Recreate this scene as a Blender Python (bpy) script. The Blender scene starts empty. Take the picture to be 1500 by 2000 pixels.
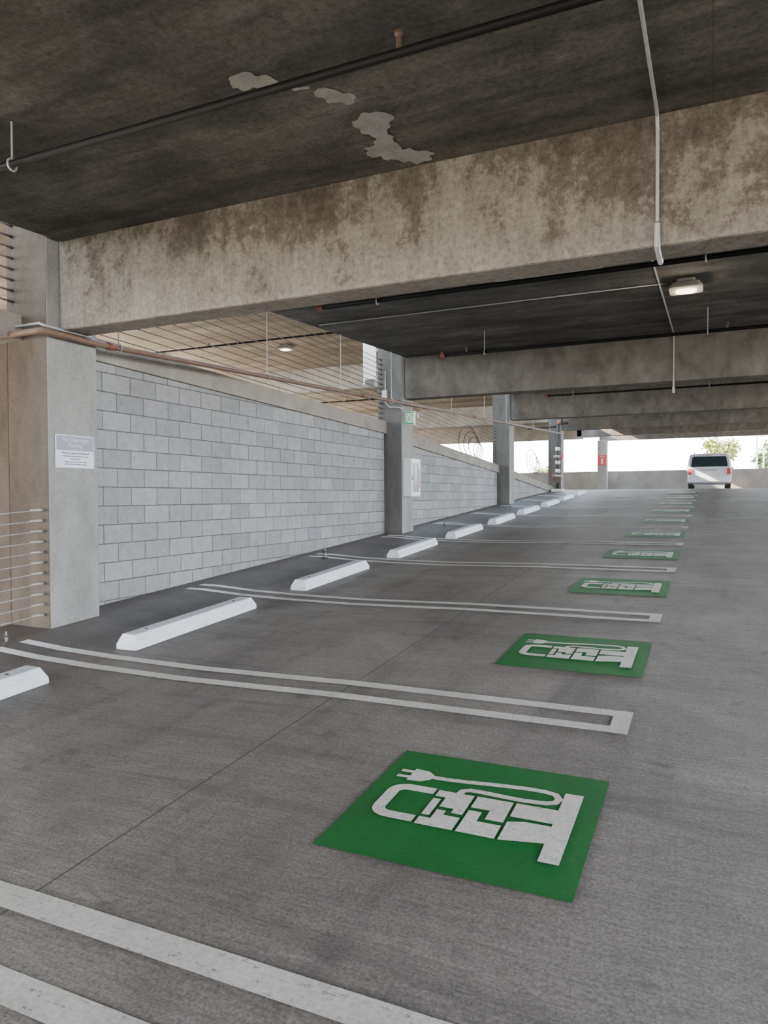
import bpy, math, random
from mathutils import Vector, Matrix
random.seed(7)
SC = bpy.context.scene
COL = SC.collection
F = 1395.0
# ------------------------------------------------------------------ camera
cam_d = bpy.data.cameras.new('camera'); cam = bpy.data.objects.new('camera', cam_d); COL.objects.link(cam)
CM = Matrix.Rotation(math.radians(24.6), 4, 'Z') @ Matrix.Rotation(math.radians(90-1.19), 4, 'X') @ Matrix.Rotation(math.radians(-0.3), 4, 'Z')
CM.translation = Vector((0, 0, 1.5))
cam.matrix_world = CM
cam_d.sensor_fit = 'VERTICAL'; cam_d.sensor_height = 36; cam_d.lens = 36*F/2000
cam_d.clip_start = .05; cam_d.clip_end = 600
SC.camera = cam
def ray(px, py):
    return (CM.to_3x3() @ Vector(((px-750)/F, -(py-1000)/F, -1)))
def hit(px, py, a, b):            # real point on the plane z = a + b*y
    d = ray(px, py); t = (a - 1.5)/(d.z - b*d.y)
    return Vector((0, 0, 1.5)) + d*t

# ------------------------------------------------------------------ materials
def newmat(name):
    m = bpy.data.materials.new(name); m.use_nodes = True
    nt = m.node_tree; b = nt.nodes['Principled BSDF']
    return m, nt, b
def N(nt, t, **kw):
    n = nt.nodes.new(t)
    for k, v in kw.items(): setattr(n, k, v)
    return n
def coords(nt, scale=(1, 1, 1), swz=None):
    tc = N(nt, 'ShaderNodeTexCoord'); mp = N(nt, 'ShaderNodeMapping')
    mp.inputs['Scale'].default_value = scale
    nt.links.new(tc.outputs['Object'], mp.inputs['Vector'])
    return mp.outputs['Vector']
def noise(nt, vec, scale, detail=6, rough=.6, dist=0):
    n = N(nt, 'ShaderNodeTexNoise'); n.inputs['Scale'].default_value = scale
    n.inputs['Detail'].default_value = detail; n.inputs['Roughness'].default_value = rough
    n.inputs['Distortion'].default_value = dist
    nt.links.new(vec, n.inputs['Vector']); return n.outputs['Fac']
def ramp(nt, fac, stops):
    r = N(nt, 'ShaderNodeValToRGB'); el = r.color_ramp.elements
    while len(el) < len(stops): el.new(.5)
    for e, (p, c) in zip(el, stops):
        e.position = p; e.color = (*c, 1) if len(c) == 3 else c
    nt.links.new(fac, r.inputs['Fac']); return r.outputs['Color']
def mix(nt, fac, a, b, mode='MIX'):
    m = N(nt, 'ShaderNodeMix', data_type='RGBA', blend_type=mode)
    for s, v in ((m.inputs[0], fac), (m.inputs[6], a), (m.inputs[7], b)):
        if hasattr(v, 'links') or isinstance(v, bpy.types.NodeSocket): nt.links.new(v, s)
        elif isinstance(v, (int, float)): s.default_value = v
        else: s.default_value = (*v, 1)
    return m.outputs[2]
def math_(nt, op, a, b=None, c=None):
    m = N(nt, 'ShaderNodeMath', operation=op)
    for i, v in enumerate((a, b, c)):
        if v is None: continue
        if isinstance(v, (int, float)): m.inputs[i].default_value = v
        else: nt.links.new(v, m.inputs[i])
    return m.outputs[0]
def bump(nt, b, h, s=.3, d=.01):
    n = N(nt, 'ShaderNodeBump'); n.inputs['Strength'].default_value = s; n.inputs['Distance'].default_value = d
    nt.links.new(h, n.inputs['Height']); nt.links.new(n.outputs['Normal'], b.inputs['Normal'])
def setc(nt, b, col):
    nt.links.new(col, b.inputs['Base Color'])
def grey(x): return (x, x, x)
def plain(name, c, rough=.5, metal=0, nz=.12, scale=8, spec=.5):
    m, nt, b = newmat(name)
    v = coords(nt); f = noise(nt, v, scale)
    lo = tuple(x*(1-nz) for x in c); hi = tuple(min(1, x*(1+nz)) for x in c)
    setc(nt, b, ramp(nt, f, [(.3, lo), (.7, hi)]))
    b.inputs['Roughness'].default_value = rough; b.inputs['Metallic'].default_value = metal
    b.inputs['Specular IOR Level'].default_value = spec
    return m
def concrete(name, dark, mid, light, scale=1.2, rough=.85, streak=(1, 1, 1), bs=.25):
    m, nt, b = newmat(name)
    v = coords(nt, streak)
    f1 = noise(nt, v, scale, 8, .65, .3)
    c1 = ramp(nt, f1, [(.3, dark), (.5, mid), (.72, light)])
    v2 = coords(nt); f2 = noise(nt, v2, 40, 4, .7)
    c2 = ramp(nt, f2, [(.3, (.82, .82, .82)), (.7, (1.08, 1.08, 1.08))])
    setc(nt, b, mix(nt, 1.0, c1, c2, 'MULTIPLY'))
    b.inputs['Roughness'].default_value = rough
    b.inputs['Specular IOR Level'].default_value = .25
    bump(nt, b, f2, bs, .004)
    return m

def floor_material():
    m, nt, b = newmat('broomed_concrete_floor')
    v = coords(nt)
    big = noise(nt, v, .7, 9, .68, .5)
    base = ramp(nt, big, [(.3, (.128, .112, .103)), (.5, (.184, .164, .153)), (.70, (.250, .226, .212))])
    vs = coords(nt, (1.2, 20, 1)); st = noise(nt, vs, 4.5, 7, .78, .15)
    c = mix(nt, 1.0, base, ramp(nt, st, [(.3, grey(.64)), (.5, grey(1)), (.7, (1.34, 1.33, 1.32))]), 'MULTIPLY')
    # tyre wear along the aisle and into the stalls
    vt = coords(nt, (1.8, .2, 1)); s3 = noise(nt, vt, 1.5, 5, .6, .6)
    c = mix(nt, 1.0, c, ramp(nt, s3, [(.33, grey(.78)), (.46, grey(1)), (.68, grey(1.08))]), 'MULTIPLY')
    vu = coords(nt, (.3, 3.0, 1)); s4 = noise(nt, vu, 1.5, 6, .65, .6)
    c = mix(nt, 1.0, c, ramp(nt, s4, [(.30, grey(.74)), (.44, grey(1)), (.7, grey(1.12))]), 'MULTIPLY')
    fine = noise(nt, v, 90, 3, .75)
    c = mix(nt, 1.0, c, ramp(nt, fine, [(.3, grey(.50)), (.5, grey(1)), (.72, grey(1.48))]), 'MULTIPLY')
    spt = noise(nt, v, 4.0, 6, .65, .3)
    c = mix(nt, 1.0, c, ramp(nt, spt, [(.28, grey(.56)), (.39, grey(1))]), 'MULTIPLY')
    spo = noise(nt, v, 11, 2, .5, .2)
    c = mix(nt, 1.0, c, ramp(nt, spo, [(.20, grey(.48)), (.27, grey(1))]), 'MULTIPLY')
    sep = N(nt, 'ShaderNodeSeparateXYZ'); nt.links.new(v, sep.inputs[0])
    # shade along the wall foot behind the wheel stops, painted into the floor colour
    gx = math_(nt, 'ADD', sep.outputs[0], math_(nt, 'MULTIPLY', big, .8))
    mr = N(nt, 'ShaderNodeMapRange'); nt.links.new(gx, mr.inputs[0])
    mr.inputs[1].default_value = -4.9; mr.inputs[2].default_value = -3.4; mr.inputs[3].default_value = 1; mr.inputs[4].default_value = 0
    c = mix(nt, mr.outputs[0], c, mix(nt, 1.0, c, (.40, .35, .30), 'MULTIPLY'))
    jx = math_(nt, 'LESS_THAN', math_(nt, 'ABSOLUTE', math_(nt, 'ADD', sep.outputs[0], 2.18)), .004)
    yy = math_(nt, 'PINGPONG', math_(nt, 'SUBTRACT', sep.outputs[1], 5.1), 4.1)
    jy = math_(nt, 'MULTIPLY', math_(nt, 'LESS_THAN', yy, .004), math_(nt, 'GREATER_THAN', sep.outputs[0], -2.18))
    j = math_(nt, 'MAXIMUM', math_(nt, 'MULTIPLY', jx, .9), math_(nt, 'MULTIPLY', jy, .5))
    c = mix(nt, j, c, (.025, .023, .021))
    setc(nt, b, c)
    b.inputs['Roughness'].default_value = .56
    b.inputs['Specular IOR Level'].default_value = .5
    bump(nt, b, math_(nt, 'ADD', st, math_(nt, 'MULTIPLY', fine, .7)), .6, .008)
    return m
def ceiling_material():
    m, nt, b = newmat('sooty_concrete_ceiling')
    v = coords(nt)
    f = noise(nt, v, 1.6, 11, .74, .3)
    base = ramp(nt, f, [(.3, (.048, .045, .040)), (.48, (.077, .073, .065)), (.64, (.113, .107, .097)), (.8, (.19, .18, .163))])
    vs = coords(nt, (.6, 2.4, 1)); f2 = noise(nt, vs, 1.6, 6, .6, .4)
    c = mix(nt, 1.0, base, ramp(nt, f2, [(.3, grey(.66)), (.5, grey(1)), (.7, (1.40, 1.38, 1.33))]), 'MULTIPLY')
    ff = noise(nt, v, 30, 5, .8)
    c = mix(nt, 1.0, c, ramp(nt, ff, [(.3, grey(.62)), (.7, grey(1.38))]), 'MULTIPLY')
    sk = noise(nt, coords(nt, (.12, 9, 1)), 1.5, 4, .6)
    c = mix(nt, 1.0, c, ramp(nt, sk, [(.3, grey(.86)), (.7, grey(1.14))]), 'MULTIPLY')
    sep = N(nt, 'ShaderNodeSeparateXYZ'); nt.links.new(v, sep.inputs[0])
    # soft bands left by the formwork boards, running across the bay
    bd = math_(nt, 'PINGPONG', math_(nt, 'ADD', sep.outputs[1], .35), .61)
    c = mix(nt, 1.0, c, ramp(nt, bd, [(0, grey(.70)), (.16, grey(1.0)), (.61, grey(1.14))]), 'MULTIPLY')
    jx = math_(nt, 'LESS_THAN', math_(nt, 'PINGPONG', sep.outputs[0], 2.44), .005)
    c = mix(nt, math_(nt, 'MULTIPLY', jx, .3), c, (.03, .028, .025))
    setc(nt, b, c); b.inputs['Roughness'].default_value = .85; b.inputs['Specular IOR Level'].default_value = .2
    fine = noise(nt, v, 45, 4, .7); bump(nt, b, fine, .3, .006)
    return m
def beam_material():
    m, nt, b = newmat('peeling_stained_concrete')
    tc = N(nt, 'ShaderNodeTexCoord'); sep = N(nt, 'ShaderNodeSeparateXYZ'); nt.links.new(tc.outputs['Object'], sep.inputs[0])
    hz = math_(nt, 'MULTIPLY', sep.outputs[2], -.17)           # fewer light patches toward the top of the beam
    hx = math_(nt, 'MULTIPLY', sep.outputs[0], -.007)
    f = noise(nt, coords(nt, (1, 1, .85)), 5.0, 14, .82, .1)
    fl = noise(nt, coords(nt, (1.1, 1, .7)), 1.5, 6, .6)
    s = math_(nt, 'ADD', math_(nt, 'ADD', math_(nt, 'MULTIPLY', f, .68), math_(nt, 'MULTIPLY', fl, .46)), math_(nt, 'ADD', hz, hx))
    base = ramp(nt, s, [(.30, (.040, .033, .026)), (.41, (.074, .063, .050)), (.485, (.110, .095, .078)), (.503, (.158, .141, .119)), (.65, (.210, .192, .168))])
    f2 = noise(nt, coords(nt, (5.5, 5.5, .6)), 2.0, 6, .65)
    c = mix(nt, 1.0, base, ramp(nt, f2, [(.3, grey(.80)), (.65, (1.08, 1.07, 1.06))]), 'MULTIPLY')
    ff = noise(nt, coords(nt), 26, 6, .8)
    c = mix(nt, 1.0, c, ramp(nt, ff, [(.32, grey(.56)), (.5, grey(1)), (.7, grey(1.30))]), 'MULTIPLY')
    lo = N(nt, 'ShaderNodeMapRange'); nt.links.new(sep.outputs[2], lo.inputs[0])
    lo.inputs[1].default_value = .0; lo.inputs[2].default_value = .05; lo.inputs[3].default_value = 1.15; lo.inputs[4].default_value = 1
    c = mix(nt, 1.0, c, lo.outputs[0], 'MULTIPLY')
    setc(nt, b, c); b.inputs['Roughness'].default_value = .85; b.inputs['Specular IOR Level'].default_value = .25
    fine = noise(nt, coords(nt), 35, 4, .7); bump(nt, b, math_(nt, 'ADD', fine, f), .3, .006)
    return m
def block_material():
    m, nt, b = newmat('grey_concrete_blockwork')
    tc = N(nt, 'ShaderNodeTexCoord'); sep = N(nt, 'ShaderNodeSeparateXYZ'); nt.links.new(tc.outputs['Object'], sep.inputs[0])
    cb = N(nt, 'ShaderNodeCombineXYZ'); nt.links.new(sep.outputs[1], cb.inputs[0]); nt.links.new(sep.outputs[2], cb.inputs[1])
    br = N(nt, 'ShaderNodeTexBrick'); nt.links.new(cb.outputs[0], br.inputs['Vector'])
    br.offset = .5; br.offset_frequency = 2
    br.inputs['Color1'].default_value = (.278, .286, .300, 1); br.inputs['Color2'].default_value = (.358, .366, .382, 1)
    br.inputs['Mortar'].default_value = (.14, .143, .148, 1)
    br.inputs['Scale'].default_value = 1; br.inputs['Mortar Size'].default_value = .0060
    br.inputs['Mortar Smooth'].default_value = .4
    br.inputs['Brick Width'].default_value = .405; br.inputs['Row Height'].default_value = .203
    v = coords(nt)
    f = noise(nt, v, 75, 4, .8); f2 = noise(nt, v, .8, 5, .6); f3 = noise(nt, v, 9, 5, .7)
    c = mix(nt, 1.0, br.outputs['Color'], ramp(nt, f, [(.3, grey(.56)), (.7, grey(1.34))]), 'MULTIPLY')
    c = mix(nt, 1.0, c, ramp(nt, f2, [(.3, (.92, .91, .89)), (.7, (1.05, 1.05, 1.05))]), 'MULTIPLY')
    c = mix(nt, 1.0, c, ramp(nt, f3, [(.3, grey(.84)), (.7, grey(1.12))]), 'MULTIPLY')
    setc(nt, b, c); b.inputs['Roughness'].default_value = .9; b.inputs['Specular IOR Level'].default_value = .25
    h = math_(nt, 'ADD', math_(nt, 'MULTIPLY', br.outputs['Fac'], -1.0), math_(nt, 'MULTIPLY', f, .45))
    bump(nt, b, h, 1.0, .010)
    return m
def paint_material(name, col, wear, wearcol, rough=.5):
    m, nt, b = newmat(name)
    v = coords(nt, (1.2, 14, 1)); f = noise(nt, v, 5, 6, .7)
    v2 = coords(nt); g = noise(nt, v2, 60, 3, .8)
    s = math_(nt, 'ADD', math_(nt, 'MULTIPLY', f, .6), math_(nt, 'MULTIPLY', g, .4))
    w = ramp(nt, s, [(wear-.02, (1, 1, 1)), (wear+.05, (0, 0, 0))])
    big = noise(nt, v2, 3, 4, .6)
    base = ramp(nt, big, [(.3, tuple(x*.86 for x in col)), (.7, tuple(min(1, x*1.1) for x in col))])
    c = mix(nt, w, base, wearcol)
    c = mix(nt, 1.0, c, ramp(nt, g, [(.3, grey(.80)), (.7, grey(1.14))]), 'MULTIPLY')
    setc(nt, b, c); b.inputs['Roughness'].default_value = rough
    b.inputs['Specular IOR Level'].default_value = .35
    bump(nt, b, f, .3, .004)
    return m
def emit(name, c, s):
    m, nt, b = newmat(name)
    b.inputs['Base Color'].default_value = (*c, 1)
    b.inputs['Emission Color'].default_value = (*c, 1); b.inputs['Emission Strength'].default_value = s
    return m

M = {}
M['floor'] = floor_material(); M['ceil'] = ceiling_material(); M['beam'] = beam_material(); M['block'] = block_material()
M['beam2'] = concrete('grey_beam_concrete', (.080, .074, .064), (.135, .126, .112), (.195, .184, .166), 2.4, .85, (1, 1, .8))
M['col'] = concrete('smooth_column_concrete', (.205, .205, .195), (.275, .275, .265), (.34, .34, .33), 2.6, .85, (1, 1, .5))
M['colbrown_shade'] = concrete('brown_shaded_concrete', (.055, .043, .033), (.088, .070, .054), (.130, .107, .084), 2.6, .85, (1, 1, .4))  # warm shade of the nearest column's front face, put into the colour
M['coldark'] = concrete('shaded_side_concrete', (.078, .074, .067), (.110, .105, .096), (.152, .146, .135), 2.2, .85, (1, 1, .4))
M['fascia'] = concrete('pale_fascia_concrete', (.21, .195, .17), (.28, .262, .233), (.35, .332, .298), 2)
M['warm'] = concrete('warm_pale_concrete', (.15, .128, .096), (.27, .236, .18), (.46, .41, .33), 1.0, .85, (.35, 1.8, 1))
M['parapet'] = concrete('parapet_concrete', (.17, .155, .14), (.23, .213, .195), (.30, .28, .26), 1)
M['patch'] = concrete('pale_repair_patch', (.22, .213, .20), (.30, .29, .272), (.36, .35, .33), 6)
M['stop'] = concrete('white_painted_concrete', (.62, .66, .71), (.74, .78, .84), (.82, .86, .92), 3, .6)
M['line'] = paint_material('worn_white_line_paint', (.70, .675, .64), .385, (.28, .255, .235))
M['green'] = paint_material('green_floor_paint', (.012, .165, .038), .34, (.05, .13, .06), .5)
M['symbol'] = paint_material('white_stencil_paint', (.76, .745, .70), .385, (.38, .41, .35), .5)
M['black'] = plain('black_painted_steel', (.005, .005, .005), .6, 0, .1, 8, .12)
M['galv'] = plain('galvanised_conduit', (.36, .36, .35), .5, .2)
M['steel'] = plain('dark_steel_cable', (.10, .092, .082), .5, .3)
M['pale_cable'] = plain('pale_galvanised_cable', (.40, .40, .40), .5, .2)
M['copper'] = plain('brown_copper_pipe', (.155, .095, .062), .55, .2)
M['orange'] = plain('rust_red_fitting', (.17, .05, .03), .55)
M['red'] = plain('red_enamel', (.36, .035, .025), .5)
M['white'] = plain('white_enamel', (.66, .66, .65), .4, 0, .04)
M['carwhite'] = plain('white_car_paint', (.50, .53, .57), .25, 0, .02)
M['glass'] = plain('dark_tinted_glass', (.02, .03, .035), .08)
M['slot'] = plain('grey_cabinet_glass', (.05, .05, .05), .3)
M['rubber'] = plain('black_rubber', (.015, .015, .015), .8)
M['grey'] = plain('grey_plastic', (.22, .22, .22), .5)
M['darkmetal'] = plain('dark_weathered_metal', (.05, .048, .045), .6, .2, .2, 8, .3)
M['blue'] = plain('lavender_grey_print', (.25, .255, .34), .5, 0, .03)
M['signwhite'] = plain('pale_sign_face', (.62, .66, .71), .4, 0, .03)
M['signtext'] = plain('sign_text_blue', (.05, .07, .16), .5)
M['plate'] = plain('licence_plate_face', (.55, .56, .60), .4)
M['lens'] = emit('lamp_lens', (1, .84, .60), 4)
M['exitgreen'] = emit('exit_letter_green', (.004, .26, .06), .25)
M['brass'] = plain('old_brass', (.07, .045, .03), .5, .2)
M['bark'] = plain('tree_bark', (.12, .08, .05), .9)
M['leaf'] = plain('pale_green_leaves', (.16, .17, .03), .7, 0, .4, 3)
M['leaf2'] = plain('dark_green_leaves', (.05, .09, .02), .7, 0, .4, 3)
M['sand'] = concrete('sandy_ground', (.38, .32, .24), (.46, .39, .30), (.52, .45, .36), .1)

# ------------------------------------------------------------------ mesh helper
class MB:
    def __init__(s): s.v = []; s.f = []; s.m = []
    def add(s, vs, fs, mi=0):
        o = len(s.v); s.v += [tuple(v) for v in vs]
        for k, f in enumerate(fs): s.f.append([i+o for i in f]); s.m.append(mi[k] if isinstance(mi, (list, tuple)) else mi)
        return s
    def hexa(s, p, mi=0):   # p: 8 points, bottom ring then top ring
        return s.add(p, [(3, 2, 1, 0), (4, 5, 6, 7), (0, 1, 5, 4), (1, 2, 6, 5), (2, 3, 7, 6), (3, 0, 4, 7)], mi)
    def box(s, x0, x1, y0, y1, z0, z1, mi=0):
        return s.hexa([(x0, y0, z0), (x1, y0, z0), (x1, y1, z0), (x0, y1, z0), (x0, y0, z1), (x1, y0, z1), (x1, y1, z1), (x0, y1, z1)], mi)
    def prism(s, x0, x1, ys, zb, zt, mi=0):   # slab along y with functions for bottom and top
        for a, b in zip(ys[:-1], ys[1:]):
            s.hexa([(x0, a, zb(a)), (x1, a, zb(a)), (x1, b, zb(b)), (x0, b, zb(b)), (x0, a, zt(a)), (x1, a, zt(a)), (x1, b, zt(b)), (x0, b, zt(b))], mi)
        return s
    def tube(s, pts, r, n=10, mi=0, cap=True):
        pts = [Vector(p) for p in pts]; rings = []
        rr = r if isinstance(r, (list, tuple)) else [r]*len(pts)
        t0 = (pts[1]-pts[0]).normalized()
        u = t0.cross(Vector((0, 0, 1)));
        if u.length < .05: u = t0.cross(Vector((1, 0, 0)))
        u.normalize()
        for i, p in enumerate(pts):
            if i == 0: t = t0
            elif i == len(pts)-1: t = (pts[i]-pts[i-1]).normalized()
            else:
                t = ((pts[i]-pts[i-1]).normalized()+(pts[i+1]-pts[i]).normalized())
                t = t.normalized() if t.length > 1e-6 else (pts[i+1]-pts[i]).normalized()
            u = (u - t*u.dot(t)).normalized(); w = t.cross(u)
            k = 1.0
            if 0 < i < len(pts)-1:
                c = (pts[i]-pts[i-1]).normalized().dot(t); k = min(1.45, 1/max(c, .3))
            rings.append([p + (u*math.cos(2*math.pi*j/n)+w*math.sin(2*math.pi*j/n))*rr[i]*(k if k < 1.45 else 1.2) for j in range(n)])
        vs = [v for rg in rings for v in rg]; fs = []
        for i in range(len(pts)-1):
            for j in range(n):
                a = i*n+j; b = i*n+(j+1) % n; fs.append((a, b, b+n, a+n))
        if cap:
            fs.append(tuple(range(n))[::-1]); fs.append(tuple((len(pts)-1)*n+j for j in range(n)))
        return s.add(vs, fs, mi)
    def loft(s, rings, mi=0, cap=True):
        n = len(rings[0]); vs = [v for r in rings for v in r]; fs = []
        for i in range(len(rings)-1):
            for j in range(n):
                a = i*n+j; b = i*n+(j+1) % n; fs.append((a, b, b+n, a+n))
        if cap: fs.append(tuple(range(n))[::-1]); fs.append(tuple((len(rings)-1)*n+j for j in range(n)))
        return s.add(vs, fs, mi)
    def build(s, name, mats, parent=None, base=None, bevel=0, smooth=False):
        if not isinstance(mats, (list, tuple)): mats = [mats]
        if parent is not None: off = Vector(parent['_b']) if '_b' in parent.keys() else Vector((0, 0, 0))
        elif base is not None: off = Vector(base)
        else: off = Vector((0, 0, 0))
        me = bpy.data.meshes.new(name)
        me.from_pydata([(v[0]-off.x, v[1]-off.y, v[2]-off.z) for v in s.v], [], s.f)
        for m in mats: me.materials.append(m)
        for p, mi in zip(me.polygons, s.m):
            p.material_index = mi; p.use_smooth = smooth
        me.update()
        o = bpy.data.objects.new(name, me); COL.objects.link(o)
        if parent is not None: o.parent = parent
        else: o.location = off
        if bevel:
            b = o.modifiers.new('bevel', 'BEVEL'); b.width = bevel; b.segments = 2; b.limit_method = 'ANGLE'
        return o
def thing(name, label, cat, loc=(0, 0, 0), group=None, local=False, rot=None):
    o = bpy.data.objects.new(name, None); COL.objects.link(o); o.location = loc
    o.empty_display_size = .1
    if rot: o.rotation_euler = rot
    o['label'] = label; o['category'] = cat
    if group: o['group'] = group
    if not local: o['_b'] = list(loc)      # children given in world coordinates
    return o
def tag(o, label, cat, group=None):
    o['label'] = label; o['category'] = cat
    if group: o['group'] = group
    return o
def struct(o): o['kind'] = 'structure'; return o
def copy_tree(o, parent=None):
    c = o.copy(); COL.objects.link(c)
    if parent: c.parent = parent
    for ch in list(o.children): copy_tree(ch, c)
    return c
def text_part(name, txt, size, mat, parent, mtx, align='CENTER', sx=1.0):
    cu = bpy.data.curves.new(name, 'FONT'); cu.body = txt; cu.size = size; cu.align_x = align; cu.extrude = .0008
    tmp = bpy.data.objects.new('tmp', cu); COL.objects.link(tmp)
    me = bpy.data.meshes.new_from_object(tmp)
    bpy.data.objects.remove(tmp)
    me.transform(mtx @ Matrix.Diagonal((sx, 1, 1, 1)))
    me.materials.clear(); me.materials.append(mat)
    o = bpy.data.objects.new(name, me); COL.objects.link(o); o.parent = parent
    return o

# ------------------------------------------------------------------ heights
S = .058
BW = .30      # beam width
def interp(x, kn):
    if x <= kn[0][0]:
        (a, p), (b, q) = kn[0], kn[1]
    elif x >= kn[-1][0]:
        return kn[-1][1]
    else:
        for i in range(len(kn)-1):
            if kn[i][0] <= x <= kn[i+1][0]: (a, p), (b, q) = kn[i], kn[i+1]; break
    return p+(q-p)*(x-a)/(b-a)
YF = [(0, 0), (28, 28*S), (29, 1.68), (30, 1.725), (31, 1.758), (32, 1.78), (33, 1.79), (47.5, 1.80)]
XK = [(-6.02, .045), (-5.4, .036), (-4.9, .004), (-4.3, -.014), (-3.5, -.022), (-2.8, -.012), (-2.2, 0), (11, 0)]
def zf(x, y):
    k = 1 if y < 26 else max(0, (33-y)/7)
    return interp(y, YF) + interp(x, XK)*k
def zc(y): return 3.87+.045*(y-4.8)
def zb(y): return zc(y)-.81
DK = [(-8, 3.70), (5.2, 3.18), (12.9, 2.985), (13.7, 2.86), (21.1, 2.45), (30.5, 1.80), (47.5, 1.80)]
def zd(y): return interp(y, DK)
def znc(y): return zd(y)+3.45

# ------------------------------------------------------------------ setting
xs = [-6.02, -5.4, -4.9, -4.3, -3.5, -2.8, -2.2, 0, 4, 11]
ys = [-8, 0, 5, 10, 15, 20, 26, 27, 28, 29, 30, 31, 32, 33, 40, 47.5]
fm = MB(); vs = [(x, y, zf(x, y)) for y in ys for x in xs]; n = len(xs)
fs = [(j*n+i, j*n+i+1, (j+1)*n+i+1, (j+1)*n+i) for j in range(len(ys)-1) for i in range(n-1)]
fm.add(vs, fs)
vs2 = [(x, y, zf(x, y)-.3) for y in ys for x in xs]
fm.add(vs2, [f[::-1] for f in fs])
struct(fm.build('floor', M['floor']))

cm = MB(); ysn = [-8, 47.6]
cm.prism(-5.45, 11, ysn, zc, lambda y: zc(y)+.25)
def soften(pts, k=1):
    for _ in range(k):
        out = []
        for a, b in zip(pts, pts[1:]+pts[:1]):
            out += [a*.8+b*.2, a*.2+b*.8]
        pts = out
    # ragged little jitter so the patch edge reads as torn skim coat
    res = []
    for a, b in zip(pts, pts[1:]+pts[:1]):
        res.append(a)
        mid = (a+b)/2; j = (b-a).length*.22
        dx, dy = random.uniform(-j, j), random.uniform(-j, j)
        res.append(mid+Vector((dx, dy, .045*dy)))
    return res
for poly in ([(445, 152), (462, 146), (478, 139), (490, 141), (500, 150), (512, 146), (528, 149), (545, 160), (566, 166), (540, 170), (532, 176), (520, 173), (508, 177), (495, 170), (486, 176), (472, 178), (463, 171), (455, 174), (450, 163)],
             [(568, 172), (604, 168), (606, 173), (574, 178)],
             [(612, 180), (620, 173), (632, 171), (655, 175), (670, 183), (683, 181), (696, 188), (690, 196), (694, 201), (680, 206), (668, 199), (655, 201), (640, 203), (636, 194), (628, 190), (620, 191)],
             [(703, 226), (708, 219), (722, 221), (735, 217), (762, 222), (771, 232), (760, 238), (764, 246), (754, 254), (757, 262), (770, 266), (766, 272), (778, 281), (786, 293), (800, 288), (815, 296), (832, 293), (852, 299), (838, 305), (845, 312), (828, 315), (815, 322), (800, 314), (790, 318), (775, 311), (752, 314), (745, 304), (728, 309), (716, 302), (719, 294), (708, 290), (733, 284), (728, 276), (737, 272), (718, 262), (706, 262), (704, 252), (688, 246), (686, 238), (698, 234)],
             [(960, 548), (1000, 532), (1040, 524), (1150, 500), (1190, 520), (1130, 533), (1060, 545), (985, 557)]):
    pts = soften([hit(px, py, zc(0)-.004, .045) for px, py in poly])
    cm.add([tuple(p) for p in pts], [tuple(range(len(pts)))], 1)
struct(cm.build('ceiling', [M['ceil'], M['patch']]))
dk = MB(); yd = [k[0] for k in DK]
dk.prism(-22, -5.82, yd, lambda y: zd(y)-.23, zd)
struct(dk.build('floor_adjacent_ramp', M['fascia']))
nc = MB(); nc.prism(-22, -6.3, yd, znc, lambda y: znc(y)+.25)
struct(nc.build('ceiling_adjacent_ramp', M['warm']))
uc = MB(); uc.prism(-5.45, 11, ysn, lambda y: zc(y)+4.1, lambda y: zc(y)+4.3)  # unseen slab over the bay, added to keep skylight out of the gap
struct(uc.build('ceiling_upper_sky_blocker', M['warm']))
lo = MB(); lo.box(-22, -6.03, -8, 30, -1.3, -1.1)
struct(lo.build('floor_lower', M['warm']))
for nm, y0, y1 in (('wall_left', 5.24, 12.86), ('wall_left_middle', 13.45, 21.06), ('wall_left_far', 21.65, 29.2)):
    w = MB(); kn = [y0] + [k for k in (13.7,) if y0 < k < y1] + [y1]
    w.prism(-6.05, -5.88, kn, lambda y: S*y-.25, lambda y: zd(y)-.23)
    struct(w.build(nm, M['block']))
w = MB(); w.box(-6.9, -6.03, 4.67, 5.2, -1.1, 3.0)
struct(w.build('wall_pier', M['colbrown_shade'], bevel=.01))
w = MB(); w.box(-22, 11, 46.9, 47.1, 1.5, 3.06)
struct(w.build('wall_far', M['parapet'], bevel=.01))
w = MB(); w.box(-5.4, 3.5, -7.9, -7.7, -.6, 3.4)  # unseen wall behind the camera, added to shade the faces turned toward it
struct(w.build('wall_back_light_blocker', M['parapet']))
w = MB(); w.prism(10.8, 11, [-8, 28, 47.5], lambda y: zf(5, y)-.2, lambda y: zf(5, y)+.95)
struct(w.build('wall_right', M['parapet']))
w = MB(); w.prism(-22.2, -22, yd, lambda y: zd(y)-.2, lambda y: zd(y)+.95)
struct(w.build('wall_outer_left', M['warm']))
g = MB(); g.box(-250, 250, -150, 350, -3.1, -3)
struct(g.build('ground', M['sand']))

# ------------------------------------------------------------------ columns
cols = [(4.66, 'concrete column carrying the no overnight parking sign, nearest in the frame'),
        (12.87, 'concrete column with the extinguisher cabinet and exit sign fixed to it'),
        (21.07, 'bare grey concrete column between the second and third block wall panels'),
        (29.2, 'concrete column behind the fire standpipe at the top of the ramp')]
for i, (y, lab) in enumerate(cols):
    m = MB(); b = .58
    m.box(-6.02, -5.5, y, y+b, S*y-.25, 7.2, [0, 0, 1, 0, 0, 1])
    o = m.build('column', [M['col'], M['colbrown_shade'] if i == 0 else M['coldark']], base=(-5.76, y+.29, S*y), bevel=.012)
    tag(o, lab, 'column', 'columns along the block wall')
m = MB(); m.box(-6.35, -5.8, 45.4, 45.95, 1.75, zb(45.7)+.02)
tag(m.build('column', [M['parapet']], base=(-6.07, 45.7, 1.8), bevel=.018), 'far concrete column bearing the red level sign by the end parapet', 'column')

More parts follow.
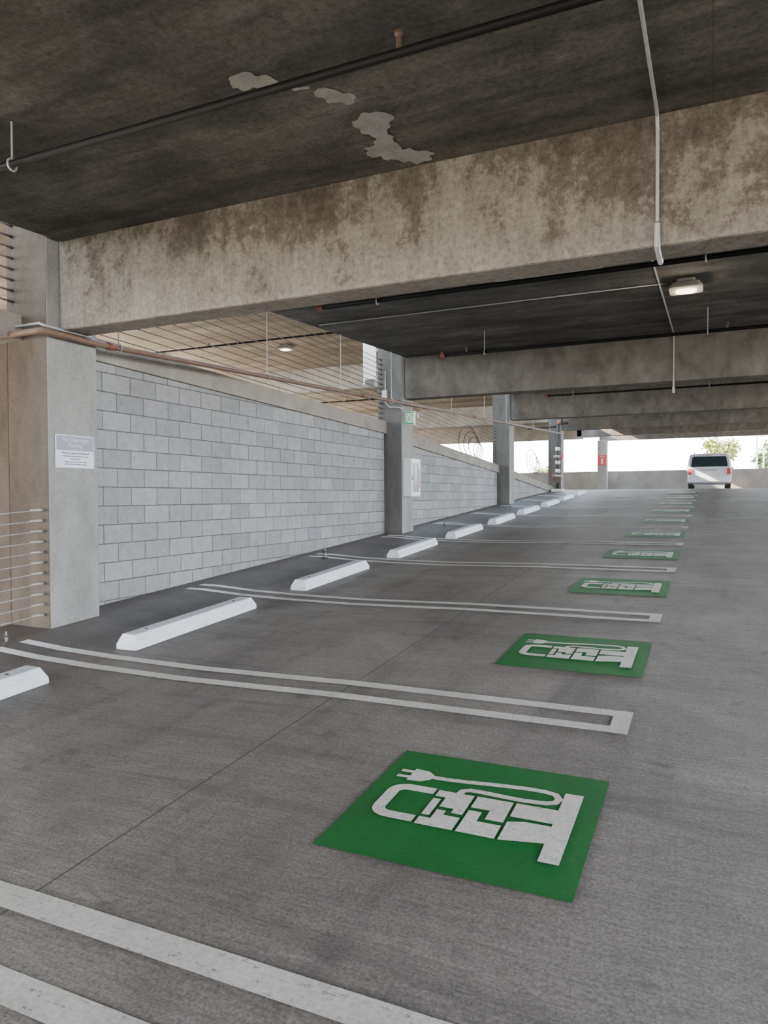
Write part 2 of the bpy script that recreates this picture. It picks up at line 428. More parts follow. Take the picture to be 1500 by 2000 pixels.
# ------------------------------------------------------------------ beams
bl = ['deep peeling brown-stained concrete beam crossing the top of the frame, nearest',
      'second concrete beam, landing on the column with the exit sign',
      'third concrete beam, landing on the bare grey column',
      'fourth concrete beam, above the fire standpipe column',
      'fifth concrete beam, above the white minivan', 'last concrete beam at the open end above the parapet']
for i, lab in enumerate(bl):
    y = 4.8+8.2*i
    m = MB(); m.prism(-5.5 if i < 4 else -6.3, 11, [y, y+BW], lambda q, y=y: zb(y), lambda q, y=y: zc(y)+.02)
    o = m.build('ceiling_beam', M['beam'] if i < 1 else M['beam2'], base=(0, y, zb(y)), bevel=.02)
    tag(o, lab, 'beam', 'beams across the parking bay')
for i, lab in enumerate(['pale beam over the neighbouring ramp, beside the nearest column', 'pale warm-lit beam over the neighbouring ramp, at the exit sign column',
                         'pale beam over the neighbouring ramp, level with the bare grey column', 'pale beam over the neighbouring ramp, level with the standpipe column',
                         'pale beam over the neighbouring ramp beyond the standpipe column']):
    y = 4.8+8.2*i
    m = MB(); m.box(-22, -6.03, y, y+.45, znc(y)-.8, znc(y)+.03)
    tag(m.build('ceiling_beam', M['fascia'], base=(-14, y, znc(y)-.8), bevel=.02), lab, 'beam', 'beams over the neighbouring ramp')

# ------------------------------------------------------------------ painted stall lines
ordn = ['nearest', 'second nearest', 'third nearest', 'fourth nearest', 'fifth nearest', 'sixth nearest', 'seventh nearest', 'eighth nearest', 'ninth nearest', 'tenth nearest', 'eleventh nearest']
pairs = [(1.345, 1.765), (3.96, 4.31), (6.67, 7.02), (9.50, 9.86), (12.2, 12.56), (14.93, 15.28), (17.65, 18.0), (20.4, 20.75), (23.1, 23.45), (25.55, 25.9)]
knx = [k[0] for k in XK]
for i, (a, b) in enumerate(pairs):
    m = MB(); wd = .11 if i == 0 else .095
    x0 = -5.36 if i == 1 else -5.65
    xx = [x0]+[k for k in knx if x0 < k < -.5]+[-.50, -.40]
    for (p, q) in ((a, a+wd), (b-wd, b)):
        for u, v in zip(xx[:-1], xx[1:]):
            m.add([(u, p, zf(u, p)+.004), (v, p, zf(v, p)+.004), (v, q, zf(v, q)+.004), (u, q, zf(u, q)+.004)], [(0, 1, 2, 3)])
    p, q = a+wd, b-wd
    m.add([(-.5, p, zf(-1, p)+.004), (-.4, p, zf(-1, p)+.004), (-.4, q, zf(-1, q)+.004), (-.5, q, zf(-1, q)+.004)], [(0, 1, 2, 3)])
    lab = 'worn white double stall line cut off at the bottom left corner' if i == 0 else 'white hairpin double stall line painted on the floor, %s up the ramp' % ordn[i]
    tag(m.build('stall_line', M['line'], base=(-3, (a+b)/2, zf(-3, a))), lab, 'floor marking', 'double stall lines')

# ------------------------------------------------------------------ EV markings
ang = math.atan(S)
def L(u, s): return (.498-u, (s-.5)*.96)
def flat(m, pts, z): m.add([(*L(u, s), z) for u, s in pts], [tuple(range(len(pts)))[::-1]])
def stroke(m, pts, w, z):
    P = [Vector(L(u, s)) for u, s in pts]; Lf = []; Rt = []
    for i, p in enumerate(P):
        t = (P[min(i+1, len(P)-1)]-P[max(i-1, 0)]).normalized(); nn = Vector((-t.y, t.x))*w/2
        Lf.append(p+nn); Rt.append(p-nn)
    for i in range(len(P)-1):
        m.add([(*Rt[i], z), (*Rt[i+1], z), (*Lf[i+1], z), (*Lf[i], z)], [(0, 1, 2, 3)])
def arc(cu, cs, r, a0, a1, n=8): return [(cu+r*math.cos(math.radians(a0+(a1-a0)*i/n)), cs+r*math.sin(math.radians(a0+(a1-a0)*i/n))) for i in range(n+1)]
evY = [3.36, 5.95, 8.83, 11.56, 14.29, 17.02, 19.75, 22.48, 25.2, 27.75]
y = evY[0]-.48
ev = thing('ev_charging_marking', '', 'floor marking', (-.913, y, S*y), 'green electric vehicle charging markings', local=True, rot=(ang, 0, 0))
m = MB(); flat(m, [(0, 0), (1, 0), (1, 1), (0, 1)], .004); m.build('green_square', M['green'], ev)
m = MB(); Z = .007
flat(m, [(.083, .205), (.162, .205), (.162, .80), (.083, .80)], Z)                       # pump foot
flat(m, [(.162, .340), (.338, .302), (.338, .455), (.270, .480), (.162, .480)], Z)
flat(m, [(.162, .504), (.338, .504), (.338, .628), (.162, .628)], Z)
flat(m, [(.352, .302), (.512, .302), (.512, .492), (.455, .492), (.455, .412), (.352, .412)], Z)     # body blocks either side of the bolt
flat(m, [(.352, .440), (.428, .440), (.428, .520), (.512, .520), (.512, .628), (.352, .628)], Z)
flat(m, [(.526, .302), (.690, .302), (.690, .366), (.640, .366), (.640, .450), (.600, .450), (.600, .412), (.526, .412)], Z)
flat(m, [(.526, .440), (.575, .440), (.575, .478), (.640, .478), (.640, .566), (.690, .566), (.690, .626), (.526, .626)], Z)
flat(m, [(.655, .388), (.690, .388), (.690, .544), (.655, .544)], Z)
stroke(m, [(.704, .336), (.81, .336)]+arc(.825, .396, .060, -90, 0)[1:]+arc(.825, .545, .060, 0, 90)+[(.704, .605)], .056, Z)
stroke(m, [(.77, .740), (.70, .740), (.6, .750), (.45, .772), (.33, .784), (.25, .784), (.200, .770), (.178, .732), (.187, .694), (.22, .674), (.32, .664), (.42, .668), (.50, .674), (.56, .674), (.590, .655), (.595, .62)], .034, Z)
flat(m, [(.765, .714), (.80, .678), (.870, .670), (.870, .802), (.80, .794), (.765, .764)], Z)
flat(m, [(.870, .692), (.930, .692), (.930, .718), (.870, .718)], Z)
flat(m, [(.870, .752), (.930, .752), (.930, .778), (.870, .778)], Z)
m.build('charger_symbol', M['symbol'], ev)
for i, fy in enumerate(evY):
    o = ev if i == 0 else copy_tree(ev)
    yy = fy-.48; o.location = (-.913, yy, zf(-1, yy))
    if yy > 26.5: o.rotation_euler = (math.atan((zf(-1, yy+.4)-zf(-1, yy-.4))/.8), 0, 0); o.location.z += .012
    if i == 9: lab = 'farthest green square with white charging plug symbol at the ramp crest'
    else: lab = 'green floor square with white charging pump and plug symbol, %s' % ordn[i]
    o['label'] = lab

# ------------------------------------------------------------------ wheel stops
stp = thing('wheel_stop', '', 'wheel stop', (0, 0, 0), 'white wheel stops along the block wall', local=True)
prof = [(-.105, 0), (.105, 0), (.105, .045), (.07, .125), (-.07, .125), (-.105, .045)]
m = MB(); rg = []
for yy in (-.87, -.3, .3, .87):
    s = 1 if yy > 0 else -1
    rg.append([(x, yy-(s*.04*(z/.125) if abs(yy) > .5 and z > .05 else 0), z) for x, z in prof])
m.loft(rg); m.build('block', M['stop'], stp, bevel=.008)
for yy in (-.62, .62):
    m = MB(); m.tube([(0, yy, .120), (0, yy, .127)], .014, 12); m.build('anchor_hole', M['rubber'], stp)
stc = [2.72, 5.32, 8.06, 10.81, 13.46, 16.18, 18.9, 21.65, 24.35, 27.0]
for i, yy in enumerate(stc):
    o = stp if i == 0 else copy_tree(stp)
    X = -4.40 if i else -4.34
    o.location = (X + random.uniform(-.015, .015), yy, zf(X, yy)); o.rotation_euler = (ang, 0, random.uniform(-.012, .012))
    o['label'] = ('white concrete wheel stop cut off by the left edge of the photo' if i == 0 else
                  'farthest white wheel stop at the ramp crest' if i == 9 else 'white concrete wheel stop on the ramp, %s' % ordn[i])

# ------------------------------------------------------------------ cable barriers
def barrier(label, x, y0, y1, base, n=11, sp=.1, first=.12, mt='steel', r=.0052):
    t = thing('cable_barrier', label, 'cable barrier', (x, (y0+y1)/2, base((y0+y1)/2)), 'steel cable barriers')
    for i in range(n):
        m = MB(); h = first+sp*i
        pts = [(x, y0+(y1-y0)*k/4, base(y0)+(base(y1)-base(y0))*k/4+h) for k in range(5)]
        m.tube(pts, r, 6)
        for (q, d) in ((y0, 1), (y1, -1)):
            m.tube([(x, q, base(q)+h), (x, q+d*.05, base(q)+h), (x, q+d*.13, base(q)+h)], [.014, .012, .008], 8)
        m.build('cable', M[mt], t, smooth=True)
    return t
barrier('steel cable barrier beside the nearest column, low at the left edge', -5.58, -2.5, 4.66, lambda y: zf(-5.5, y), 11, .096, .13, 'pale_cable', .006)
barrier('steel cable barrier on the neighbouring ramp edge at the upper left corner', -5.93, -3.0, 4.66, zd, 11, .1, .14)
barrier('steel cable barrier above the nearest block wall panel', -5.93, 5.24, 12.87, zd, 13, .095, .08)
barrier('steel cable barrier above the middle block wall panel', -5.93, 13.7, 21.07, zd)
barrier('steel cable barrier above the farthest low block wall panel', -5.93, 21.65, 29.2, zd)
for lab, cy, cz in (('loops of slack cable hanging at the barrier over the middle wall', 18.2, 2.95), ('loops of slack cable hanging near the standpipe column', 25.6, 2.75)):
    m = MB()
    for k in range(4):
        r1 = .80-.12*k; r2 = .42-.07*k
        pts = [(-5.86+.012*k, cy+.25*k+r1*math.cos(a*math.pi/12), cz-.06*k+r2*math.sin(a*math.pi/12)) for a in range(0, 25)]
        m.tube(pts, .012, 6)
    tag(m.build('slack_cable', M['darkmetal'], base=(-5.86, cy, cz-.3), smooth=True), lab, 'cable')

# ------------------------------------------------------------------ pipes
def zp(y): return 3.0+.042*(y-5.2)
t = thing('copper_pipe', 'long brown copper pipe running along the columns above the block wall', 'pipe', (-5.41, 5, 3.0))
m = MB(); m.tube([(-9, 4.54, 3.0), (-5.5, 4.54, 3.0), (-5.44, 4.56, 3.0), (-5.42, 4.62, 3.0), (-5.42, 5.2, zp(5.2)), (-5.42, 29.0, zp(29.0))], .030, 12); m.build('pipe_run', M['copper'], t, smooth=True)
for y in (5.3, 10.9, 17.3, 23.5):
    m = MB(); m.tube([(-5.42, y, zp(y)), (-5.42, y+.10, zp(y+.10))], .038, 12); m.build('coupling', M['orange'], t, smooth=True)
for y in (5.45, 8.1, 10.2, 12.2, 15.6, 18.2, 20.4, 23.9, 26.6):
    m = MB(); m.tube([(-5.42, y, zp(y)+.02), (-5.42, y, zc(y)+.03)], .006, 6)
    m.tube([(-5.42+.045*math.cos(a), y, zp(y)+.045*math.sin(a)) for a in [k*math.pi/8 for k in range(17)]], .005, 6)
    m.build('hanger', M['galv'], t)
m = MB(); m.tube([(-9, 4.6, 3.085), (-5.62, 4.6, 3.085), (-5.50, 4.58, 3.08), (-5.46, 4.60, 3.06), (-5.46, 5.15, 3.06)], .012, 8)
tag(m.build('electrical_conduit', M['galv'], base=(-6, 4.6, 3.07), smooth=True), 'thin white conduit bending round the nearest column above the copper pipe', 'conduit')

def sprinkler(y, x0, x1, heads, hangers, label, drop=.30, z=None, top=None, r=.026):
    z = zc(y)-drop if z is None else z; top = zc(y) if top is None else top
    t = thing('sprinkler_pipe', label, 'pipe', (x0, y, z), 'black sprinkler pipes')
    m = MB(); m.tube([(x0, y, z), (x1, y, z)], r, 12); m.build('pipe_run', M['black'], t, smooth=True)
    for x in heads:
        m = MB(); m.tube([(x, y, z+.01), (x, y, z+.07)], .014, 8); m.tube([(x, y, z+.07), (x, y, z+.085), (x, y, z+.10)], [.008, .020, .018], 10)
        m.build('sprinkler_head', M['brass'], t)
    if -4.5 < x0 < 0:
        m = MB(); m.tube([(x0-.05, y, z), (x0+.03, y, z)], .032, 10); m.tube([(x0-.02, y, z), (x0-.02, y, z+.06)], .02, 8); m.build('end_cap', M['orange'], t)
    for x in hangers:
        m = MB(); m.tube([(x, y, z+.02), (x, y, top+.01)], .006, 6)
        m.tube([(x, y+.032*math.cos(a), z-.005+.036*math.sin(a)) for a in [k*math.pi/8 for k in range(17)]], .006, 6)
        m.build('hanger', M['galv'], t)
sprinkler(3.05, -7, 11, [-1.31], [-3.87, .9, 5], 'black sprinkler pipe crossing the ceiling in front of the stained beam', .255, r=.021)
for i, (y, lab) in enumerate([(7.06, 'black sprinkler pipe just behind the stained beam'), (11.1, 'black sprinkler pipe in front of the second beam'),
              (15.4, 'black sprinkler pipe just behind the second beam'), (19.2, 'black sprinkler pipe in front of the third beam'),
              (23.5, 'black sprinkler pipe just behind the third beam'), (27.4, 'black sprinkler pipe in front of the fourth beam')]):
    sprinkler(y, -4.0, 11, [-3.6, .2], [-3.3, -.05, 3.4], lab, .34)
for y, lab in ((16.5, 'dark sprinkler pipe under the neighbouring ramp ceiling, nearer one behind the cables'), (25.0, 'dark sprinkler pipe under the neighbouring ramp ceiling, farther one behind the cables')):
    sprinkler(y, -21, -6.5, [-9, -13], [-8, -12, -16], lab, z=znc(y)-.35, top=znc(y))

CX = -.31; zz = zb(4.8)
m = MB(); m.tube([(CX, -4, zc(-4)-.012), (CX, 4.66, zc(4.66)-.012), (CX, 4.74, zc(4.7)-.03), (CX, 4.788, zc(4.7)-.09), (CX, 4.788, zz+.145)], .0105, 8)
tag(m.build('electrical_conduit', M['galv'], base=(CX, 4.8, zz)), 'long galvanised conduit along the nearest ceiling and down the stained beam face', 'conduit')
m = MB(); m.tube([(CX, 4.785, zz+.135), (CX, 4.78, zz-.006), (CX, 4.80, zz-.016), (CX, 4.8+BW, zz-.016), (CX, 4.815+BW, zz-.006), (CX, 4.815+BW, zz+.06)], .016, 8)
tag(m.build('conduit_elbow', M['galv'], base=(CX, 4.9, zz)), 'thicker conduit elbow passing beneath the stained beam', 'conduit')
m = MB(); m.tube([(CX-.02, 5.14, zc(5.14)-.014), (-.58, 5.6, zc(5.6)-.014), (-.58, 12.90, zc(12.9)-.016)], .0115, 8)
tag(m.build('electrical_conduit', M['galv'], base=(-.58, 9, zc(9))), 'conduit running along the second bay ceiling past the lit lamp', 'conduit')
m = MB(); m.tube([(-.58, 12.93, zc(12.93)-.014), (-.58, 12.99, zc(12.9)-.08), (-.58, 12.99, zb(13)-.10)], .0115, 8); m.tube([(-.58, 12.99, zb(13)-.10), (-.58, 12.99, zb(13)-.20)], .02, 8)
tag(m.build('electrical_conduit', M['galv'], base=(-.58, 12.98, zb(13))), 'short vertical conduit dropping down the second beam face', 'conduit')
m = MB(); m.tube([(-5.3, 9.3, zc(9.3)-.012), (-.5, 9.3, zc(9.3)-.012)], .010, 8)
tag(m.build('electrical_conduit', M['galv'], base=(-3, 9.3, zc(9.3)), smooth=True), 'thin conduit crossing the second bay ceiling to the lit lamp', 'conduit')
m = MB(); m.tube([(-5.84, 12.855, 3.98), (-5.84, 12.855, 3.5), (-5.83, 12.85, 3.35), (-5.75, 12.85, 3.27), (-5.55, 12.85, 3.25), (-5.47, 12.87, 3.22)], .012, 8)
m.box(-5.895, -5.79, 12.80, 12.872, 3.45, 3.6)
tag(m.build('electrical_conduit', M['galv'], base=(-5.7, 12.84, 3.2)), 'conduit with junction box curving down to the exit sign', 'conduit')

# ------------------------------------------------------------------ lamps
def lamp(label, x, y, z, k=1.0):
    t = thing('ceiling_lamp', label, 'ceiling lamp', (x, y, z), local=True)
    m = MB()
    def sq(h, zz, c=.3):
        r = c*h; pts = []
        for cx, cy, a0 in ((h-r, h-r, 0), (-(h-r), h-r, 90), (-(h-r), -(h-r), 180), (h-r, -(h-r), 270)):
            for q in range(5): a = math.radians(a0+q*22.5); pts.append((cx+r*math.cos(a), cy+r*math.sin(a), zz))
        return pts
    m.loft([sq(.10*k, 0), sq(.105*k, -.035), sq(.15*k, -.055), sq(.185*k, -.11), sq(.185*k, -.125), sq(.15*k, -.13)]); m.build('housing', M['fascia'], t)
    m = MB(); m.loft([sq(.12*k, -.128, .6), sq(.115*k, -.140, .6), sq(.08*k, -.145, .6)]); m.build('lens', M['lens'], t)
    ld = bpy.data.lights.new('bulb', 'POINT'); ld.energy = 10; ld.color = (1, .85, .65); ld.shadow_soft_size = .1
    l = bpy.data.objects.new('bulb', ld); COL.objects.link(l); l.parent = t; l.location = (0, 0, -.3)
    return t
lamp('lit square ceiling lamp hanging in the second bay at the right', -.28, 9.3, zc(9.3))
lamp('small lit ceiling lamp over the neighbouring ramp behind the cables', -11.6, 18.3, znc(18.3), 1.2)

# ------------------------------------------------------------------ signs and cabinet
t = thing('parking_sign', 'white and lavender-grey no overnight parking sign on the nearest column', 'sign', (-5.49, 4.955, 1.79), local=True)
m = MB(); m.box(-.008, .004, -.225, .225, 0, .31); m.build('plate', M['signwhite'], t, bevel=.003)
m = MB(); m.box(.004, .006, -.215, .215, .165, .30); m.build('header_band', M['blue'], t)
RY = Matrix(((0, 0, 1, 0), (1, 0, 0, 0), (0, 1, 0, 0), (0, 0, 0, 1)))     # text plane facing +X
def tx(txt, size, yy, zz, mt, sx=1.0): text_part('lettering', txt, size, mt, t, Matrix.Translation((.0075, yy, zz)) @ RY, 'CENTER', sx)
tx('No Overnight', .054, 0, .247, M['white']); tx('Parking', .054, 0, .196, M['white'])
tx('for vehicles without a permit', .018, 0, .173, M['white'])
tx('Violators may be cited/towed', .027, 0, .132, M['signtext'])
tx('at the vehicle owners expense at any time', .018, 0, .106, M['signtext'])
tx('A.R.S. 28-872 B.C.', .017, 0, .080, M['signtext'])
tx('vehicles parked in this structure overnight', .015, 0, .054, M['signtext']); tx('without permission are subject to removal', .015, 0, .032, M['signtext'])
for yy in (-.20, .20):
    for zz_ in (.02, .29):
        m = MB(); m.tube([(.004, yy, zz_), (.009, yy, zz_)], .006, 8); m.build('screw', M['galv'], t)

t = thing('extinguisher_cabinet', 'white fire extinguisher cabinet with narrow window on the second column', 'cabinet', (-5.5, 13.2, 1.51))
m = MB(); m.box(-5.5, -5.34, 12.93, 13.42, 1.51, 2.26); m.build('body', M['white'], t, bevel=.006)
d = MB(); d.box(-5.34, -5.325, 12.945, 13.405, 1.525, 2.245); dd = d.build('door', M['white'], t, bevel=.004)
def subpart(mb, name, mat, par, offs, **k):
    o = mb.build(name, mat, None, base=offs, **k); o.location = (0, 0, 0); o.parent = par; return o
m = MB(); m.box(-5.325, -5.321, 13.06, 13.26, 1.62, 2.14); subpart(m, 'window', M['slot'], dd, (-5.5, 13.2, 1.51))
m = MB()
for a_ in ((13.03, 13.06, 1.60, 2.16), (13.26, 13.29, 1.60, 2.16), (13.06, 13.26, 1.60, 1.62), (13.06, 13.26, 2.14, 2.16)): m.box(-5.325, -5.318, *a_)
subpart(m, 'window_frame', M['grey'], dd, (-5.5, 13.2, 1.51))
m = MB(); m.box(-5.325, -5.30, 12.97, 12.99, 1.83, 1.93); subpart(m, 'handle', M['galv'], dd, (-5.5, 13.2, 1.51))
m = MB(); m.box(-5.325, -5.322, 13.33, 13.36, 1.68, 2.05); subpart(m, 'red_strip', M['red'], dd, (-5.5, 13.2, 1.51))

FR = Matrix(((1, 0, 0, 0), (0, 0, -1, 0), (0, 1, 0, 0), (0, 0, 0, 1)))    # text plane facing -Y
t = thing('exit_sign', 'small white exit sign with green letters on the second column', 'sign', (-5.50, 13.02, 3.05), local=True)
m = MB(); m.box(0, .22, -.03, .03, -.13, .13); m.build('housing', M['white'], t, bevel=.006)
text_part('lettering', 'EXIT', .22, M['exitgreen'], t, Matrix.Translation((.112, -.034, -.080)) @ FR, 'CENTER', .42)
for zz_ in (.095, -.12):
    m = MB(); m.box(.015, .205, -.0335, -.0305, zz_, zz_+.025); m.build('green_border', M['exitgreen'], t)
t = thing('emergency_light', 'small emergency lamp fixed beside the exit sign', 'lamp', (-5.5, 13.38, 3.15), local=True)
m = MB(); m.box(0, .09, -.08, .08, -.05, .05); m.build('body', M['grey'], t, bevel=.01)
m = MB(); m.tube([(.09, 0, 0), (.14, 0, -.03)], [.03, .04], 12); m.build('lamp_head', M['white'], t)
m = MB(); m.box(-6.34, -6.30, 12.88, 13.3, 3.75, 4.65)
m.box(-6.34, -6.02, 12.9, 12.94, 4.0, 4.05); m.box(-6.34, -6.02, 12.9, 12.94, 4.4, 4.45)
m.box(-6.30, -6.05, 12.88, 12.90, 3.85, 4.65)
tag(m.build('sign_panel', M['white'], base=(-6.3, 13, 3.8)), 'blank white panel bracketed to the left side of the second column', 'sign')

t = thing('level_sign', 'red square sign with a white 1 on the far column', 'sign', (-6.07, 45.4, 3.45), local=True)
m = MB(); m.box(-.27, .27, -.03, 0, -.05, .55); m.build('plate', M['red'], t)
text_part('numeral', '1', .50, M['white'], t, Matrix.Translation((0, -.034, 0.0)) @ FR, 'CENTER', 1.3)
text_part('lettering', 'LEVEL', .10, M['white'], t, Matrix.Translation((0, -.034, .44)) @ FR)

# ------------------------------------------------------------------ stub pipes
def stub(x, y, lab, k=1.0):
    z = zf(x, y); t = thing('pipe_stub', lab, 'pipe stub', (x, y, z), 'steel stubs along the wall foot', local=True)
    m = MB(); m.tube([(0, 0, -.01), (0, 0, .02*k)], .05*k, 14); m.build('flange', M['darkmetal'], t)
    m = MB(); m.tube([(0, 0, .02*k), (0, 0, .12*k), (0, 0, .125*k), (0, 0, .18*k)], [.022*k, .022*k, .013*k, .013*k], 12); m.build('stem', M['grey'], t, smooth=True)
    m = MB(); m.tube([(0, 0, .09*k), (0, 0, .12*k)], .032*k, 6); m.build('nut', M['darkmetal'], t)
stub(-5.3, 9.42, 'short steel pipe stub on the floor between second and third wheel stops')
stub(-5.25, 14.6, 'short steel pipe stub on the floor just past the second column', .55)
stub(-5.44, 4.16, 'tiny steel stub at the left edge below the cables', .55)
stub(-5.25, 20.2, 'short steel pipe stub on the floor before the bare grey column', .5)

# ------------------------------------------------------------------ standpipe
bx, by = -5.55, 28.75; bz = zf(bx, by)
t = thing('fire_standpipe', 'white and black fire standpipe with valves in front of the far column', 'standpipe', (bx, by, bz))
m = MB(); m.tube([(bx, by, bz), (bx, by, bz+2.7)], .07, 14); m.build('riser', M['darkmetal'], t, smooth=True)
for h in (.75, 1.08, 1.62):
    m = MB(); m.tube([(bx, by, bz+h), (bx, by, bz+h+.14)], .095, 14); m.build('coupling', M['white'], t, smooth=True)
m = MB(); m.tube([(bx-1.2, by, bz+2.55), (bx-.1, by, bz+2.6), (bx, by, bz+2.7), (bx+.4, by, bz+2.7)], .055, 10); m.build('branch_pipe', M['darkmetal'], t, smooth=True)
for h, s in ((1.38, 1), (.62, -1)):
    m = MB(); m.tube([(bx, by-.05, bz+h), (bx, by-.28, bz+h)], .055, 12)
    m.tube([(bx-.14, by-.15, bz+h), (bx+.14, by-.15, bz+h)], .045, 12); v = m.build('valve', M['galv'], t, smooth=True)
    m = MB(); m.tube([(bx+s*.16, by-.15+.1*math.cos(a), bz+h+.1*math.sin(a)) for a in [k*math.pi/8 for k in range(17)]], .016, 6)
    m.tube([(bx+s*.16, by-.25, bz+h), (bx+s*.16, by-.05, bz+h)], .012, 6)
    m.build('handwheel', M['red'], t)
m = MB(); m.tube([(bx, by-.10, bz+.50), (bx, by-.14, bz+.50)], .16, 20); m.build('round_plate', M['brass'], t)
m = MB(); m.box(bx-.22, bx+.22, by-.2, by+.2, bz-.05, bz+.1); m.build('base_block', M['white'], t, bevel=.01)
m = MB(); m.tube([(bx-.02, by, bz+2.72), (bx+.14, by, bz+2.72)], .09, 12); m.build('red_coupling', M['orange'], t, smooth=True)

# ------------------------------------------------------------------ minivan
cx, cy = -.08, 37.2; cz = zf(cx, cy)
car = thing('minivan', 'white minivan parked at the top of the ramp, seen from behind', 'car', (cx, cy, cz), local=True)
def sect(y, hw, zlo, belt, roof, rw, sk=0):
    pts = [(hw*.92, zlo), (hw*.98, zlo+.12), (hw, .62), (hw*.99, belt), (rw+.03, roof-.10), (rw-.04, roof-.03), (rw*.5, roof)]
    R = [(x, y+sk*max(0, (z-.9)), z) for x, z in pts]; Lh = [(-x, yy, z) for x, yy, z in R[::-1]]
    return R+Lh
sec = [sect(-.02, .92, .42, .98, 1.62, .80, .16), sect(.05, .94, .32, 1.02, 1.69, .84, .16), sect(.5, .95, .26, 1.03, 1.72, .85), sect(1.8, .96, .24, 1.02, 1.73, .85), sect(2.7, .96, .24, 1.0, 1.68, .82),
       sect(3.2, .95, .24, .99, 1.46, .72), sect(3.75, .94, .24, .98, 1.12, .64), sect(4.4, .90, .26, .86, .98, .60), sect(4.75, .80, .32, .66, .76, .52)]
m = MB(); m.loft(sec); b = m.build('body', M['carwhite'], car, smooth=False, bevel=.03)
def rear_y(z): return -.02+.16*max(0, z-.9)-.012
def rp(x, z, o=.012): return (x, rear_y(z)-o, z)
def rquad(m, pts, o, th=.02):
    n = len(pts); A = [rp(x, z, o+th) for x, z in pts]; B = [rp(x, z, -.03) for x, z in pts]
    m.add(A+B, [tuple(range(n))]+[tuple(n+i for i in range(n))[::-1]]+[(i, n+i, n+(i+1) % n, (i+1) % n) for i in range(n)])
m = MB(); rquad(m, [(-.77, 1.07), (.77, 1.07), (.79, 1.12), (.73, 1.52), (.68, 1.56), (-.68, 1.56), (-.73, 1.52), (-.79, 1.12)], .004); m.build('rear_window', M['glass'], car)
for s in (-1, 1):
    m = MB(); p = [(s*.76, .70), (s*.92, .70), (s*.915, .99), (s*.76, .99)]
    rquad(m, p if s > 0 else p[::-1], .01); m.build('tail_light', M['red'], car)
    m = MB(); m.hexa([(s*.945, .45, 1.06), (s*.975, .45, 1.06), (s*.975, 3.0, 1.06), (s*.945, 3.0, 1.06), (s*.86, .6, 1.53), (s*.90, .6, 1.53), (s*.90, 2.75, 1.53), (s*.86, 2.75, 1.53)]); m.build('side_window', M['glass'], car)
    m = MB(); m.box(min(s*.95, s*1.12), max(s*.95, s*1.12), 3.0, 3.1, 1.0, 1.14); m.build('mirror', M['carwhite'], car, bevel=.02)
    m = MB(); m.tube([(s*.66, .6, 1.71), (s*.66, .65, 1.77), (s*.66, 2.3, 1.78), (s*.66, 2.4, 1.71)], .018, 8); m.build('roof_rail', M['grey'], car)
    for wy in (.95, 3.85):
        m = MB(); m.tube([(s*.72, wy, .33), (s*.93, wy, .33)], .33, 24); w = m.build('wheel', M['rubber'], car)
        m = MB(); m.tube([(s*.90, wy, .33), (s*.94, wy, .33)], .2, 16); r_ = m.build('rim', M['galv'], w)
m = MB(); m.box(-.94, .94, -.14, .12, .34, .62); m.build('rear_bumper', M['carwhite'], car, bevel=.04)
m = MB(); m.box(-.75, .75, -.10, .1, .28, .37); m.build('bumper_valance', M['grey'], car, bevel=.02)
m = MB(); m.box(-.16, .16, -.065, -.03, .72, .87); m.build('licence_plate', M['plate'], car)
m = MB(); m.box(-.36, .36, -.075, -.03, .89, .935); m.build('tailgate_handle', M['grey'], car, bevel=.008)
m = MB(); m.tube([rp(.0, 1.10, .04), rp(.42, 1.15, .045)], .012, 6); m.build('rear_wiper', M['rubber'], car)
m = MB(); m.box(-.15, .15, .06, .2, 1.61, 1.64); m.build('brake_light', M['red'], car)

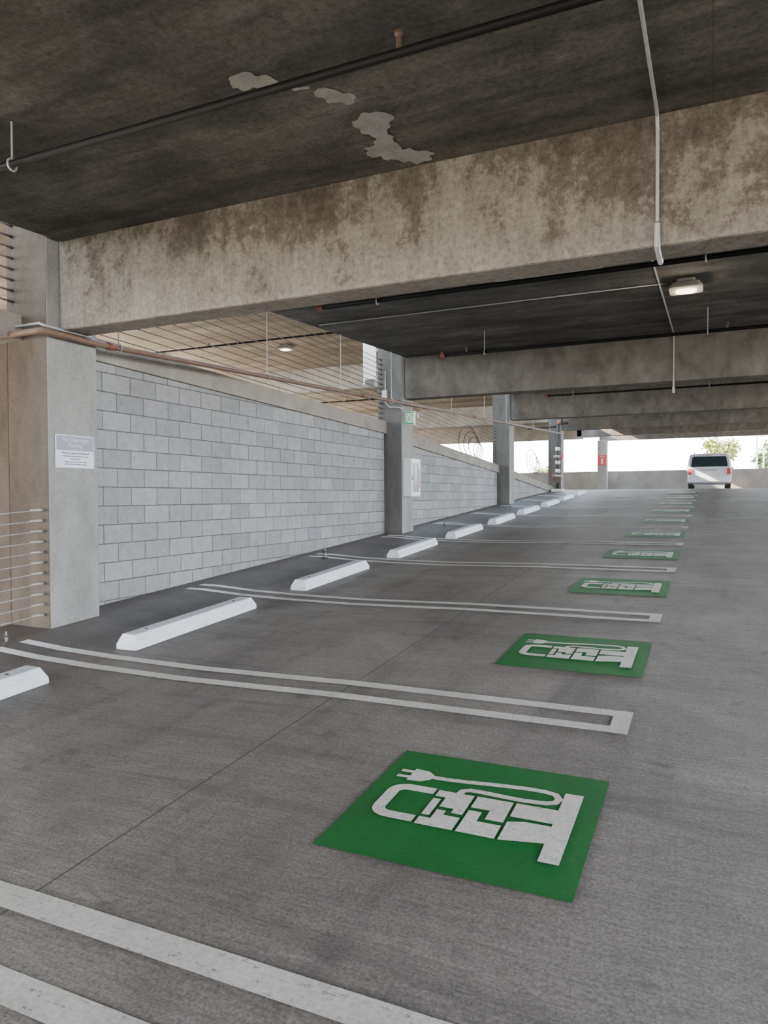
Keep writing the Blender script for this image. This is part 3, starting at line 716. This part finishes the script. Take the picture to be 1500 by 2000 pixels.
# ------------------------------------------------------------------ outside
def tree(x, y, zt, rad, mt, lab, n=1100, low=None):
    t = thing('tree', lab, 'tree', (x, y, -3), local=True)
    H = zt+3
    m = MB(); m.tube([(0, 0, 0), (.1, 0, H*.4), (0, .1, H*.72)], [.2, .15, .07], 8)
    for k in range(6):
        a = k*1.05; m.tube([(0.05, 0, H*.5+k*.1*H*.3), (rad*.7*math.cos(a), rad*.7*math.sin(a), H*.72+.2*k)], [.06, .02], 6)
    m.build('trunk', M['bark'], t)
    m = MB()
    cl = [(random.uniform(-.75, .75)*rad, random.uniform(-.7, .7)*rad, H-rad*random.uniform(.4, 2.4)) for _ in range(14)]
    for _ in range(n):
        c = random.choice(cl); v = Vector((random.gauss(0, 1), random.gauss(0, 1), random.gauss(0, .8)))*rad*.2
        p = Vector(c)+v; p.z = min(p.z, H); a = Vector((random.uniform(-1, 1), random.uniform(-1, 1), random.uniform(-1, 1))).normalized(); b_ = a.orthogonal().normalized()
        s = .17
        m.add([tuple(p-a*s), tuple(p+b_*s*.6), tuple(p+a*s), tuple(p-b_*s*.6)], [(0, 1, 2, 3)])
    m.build('foliage', mt, t)
tree(1.0, 70, 6.9, 1.6, M['leaf'], 'sparse yellow-green tree beyond the parapet behind the minivan', 3400)
tree(4.8, 70, 6.5, 1.4, M['leaf2'], 'dark green tree beyond the parapet at the right edge', 2800)
tree(-16.0, 74, 5.0, 1.3, M['leaf'], 'tree beyond the far parapet seen left of the standpipe column', 1100)
def pole(x, y, zt, lab):
    t = thing('street_pole', lab, 'pole', (x, y, -3), local=True)
    m = MB(); m.tube([(0, 0, 0), (0, 0, zt+3)], [.09, .06], 8); m.build('mast', M['grey'], t)
    m = MB(); m.tube([(0, 0, zt+2.9), (.5, 0, zt+3.05), (.9, 0, zt+3.0)], .035, 6); m.build('arm', M['grey'], t)
pole(3.2, 62, 6.0, 'thin grey street pole beyond the parapet right of the minivan')
pole(3.9, 66, 5.4, 'shorter grey street pole beyond the parapet near the right edge')

# ------------------------------------------------------------------ light
W = bpy.data.worlds.new('sky'); SC.world = W; W.use_nodes = True; nt = W.node_tree
bg = nt.nodes['Background']; tc = N(nt, 'ShaderNodeTexCoord'); sp = N(nt, 'ShaderNodeSeparateXYZ'); nt.links.new(tc.outputs['Generated'], sp.inputs[0])
c = ramp(nt, sp.outputs[2], [(0, (.94, .965, 1)), (.12, (.88, .94, 1)), (.6, (.60, .77, 1))])
nt.links.new(c, bg.inputs['Color']); bg.inputs['Strength'].default_value = 21
sd = bpy.data.lights.new('sun', 'SUN'); sd.energy = 90; sd.color = (1, .86, .68); sd.angle = .01
so = bpy.data.objects.new('sun', sd); COL.objects.link(so)
dirv = Vector((math.cos(math.radians(28)), .25, -math.sin(math.radians(28))))
so.rotation_euler = dirv.to_track_quat('-Z', 'Y').to_euler(); so.location = (-30, -10, 20)
for o in bpy.data.objects:
    if '_b' in o.keys(): del o['_b']
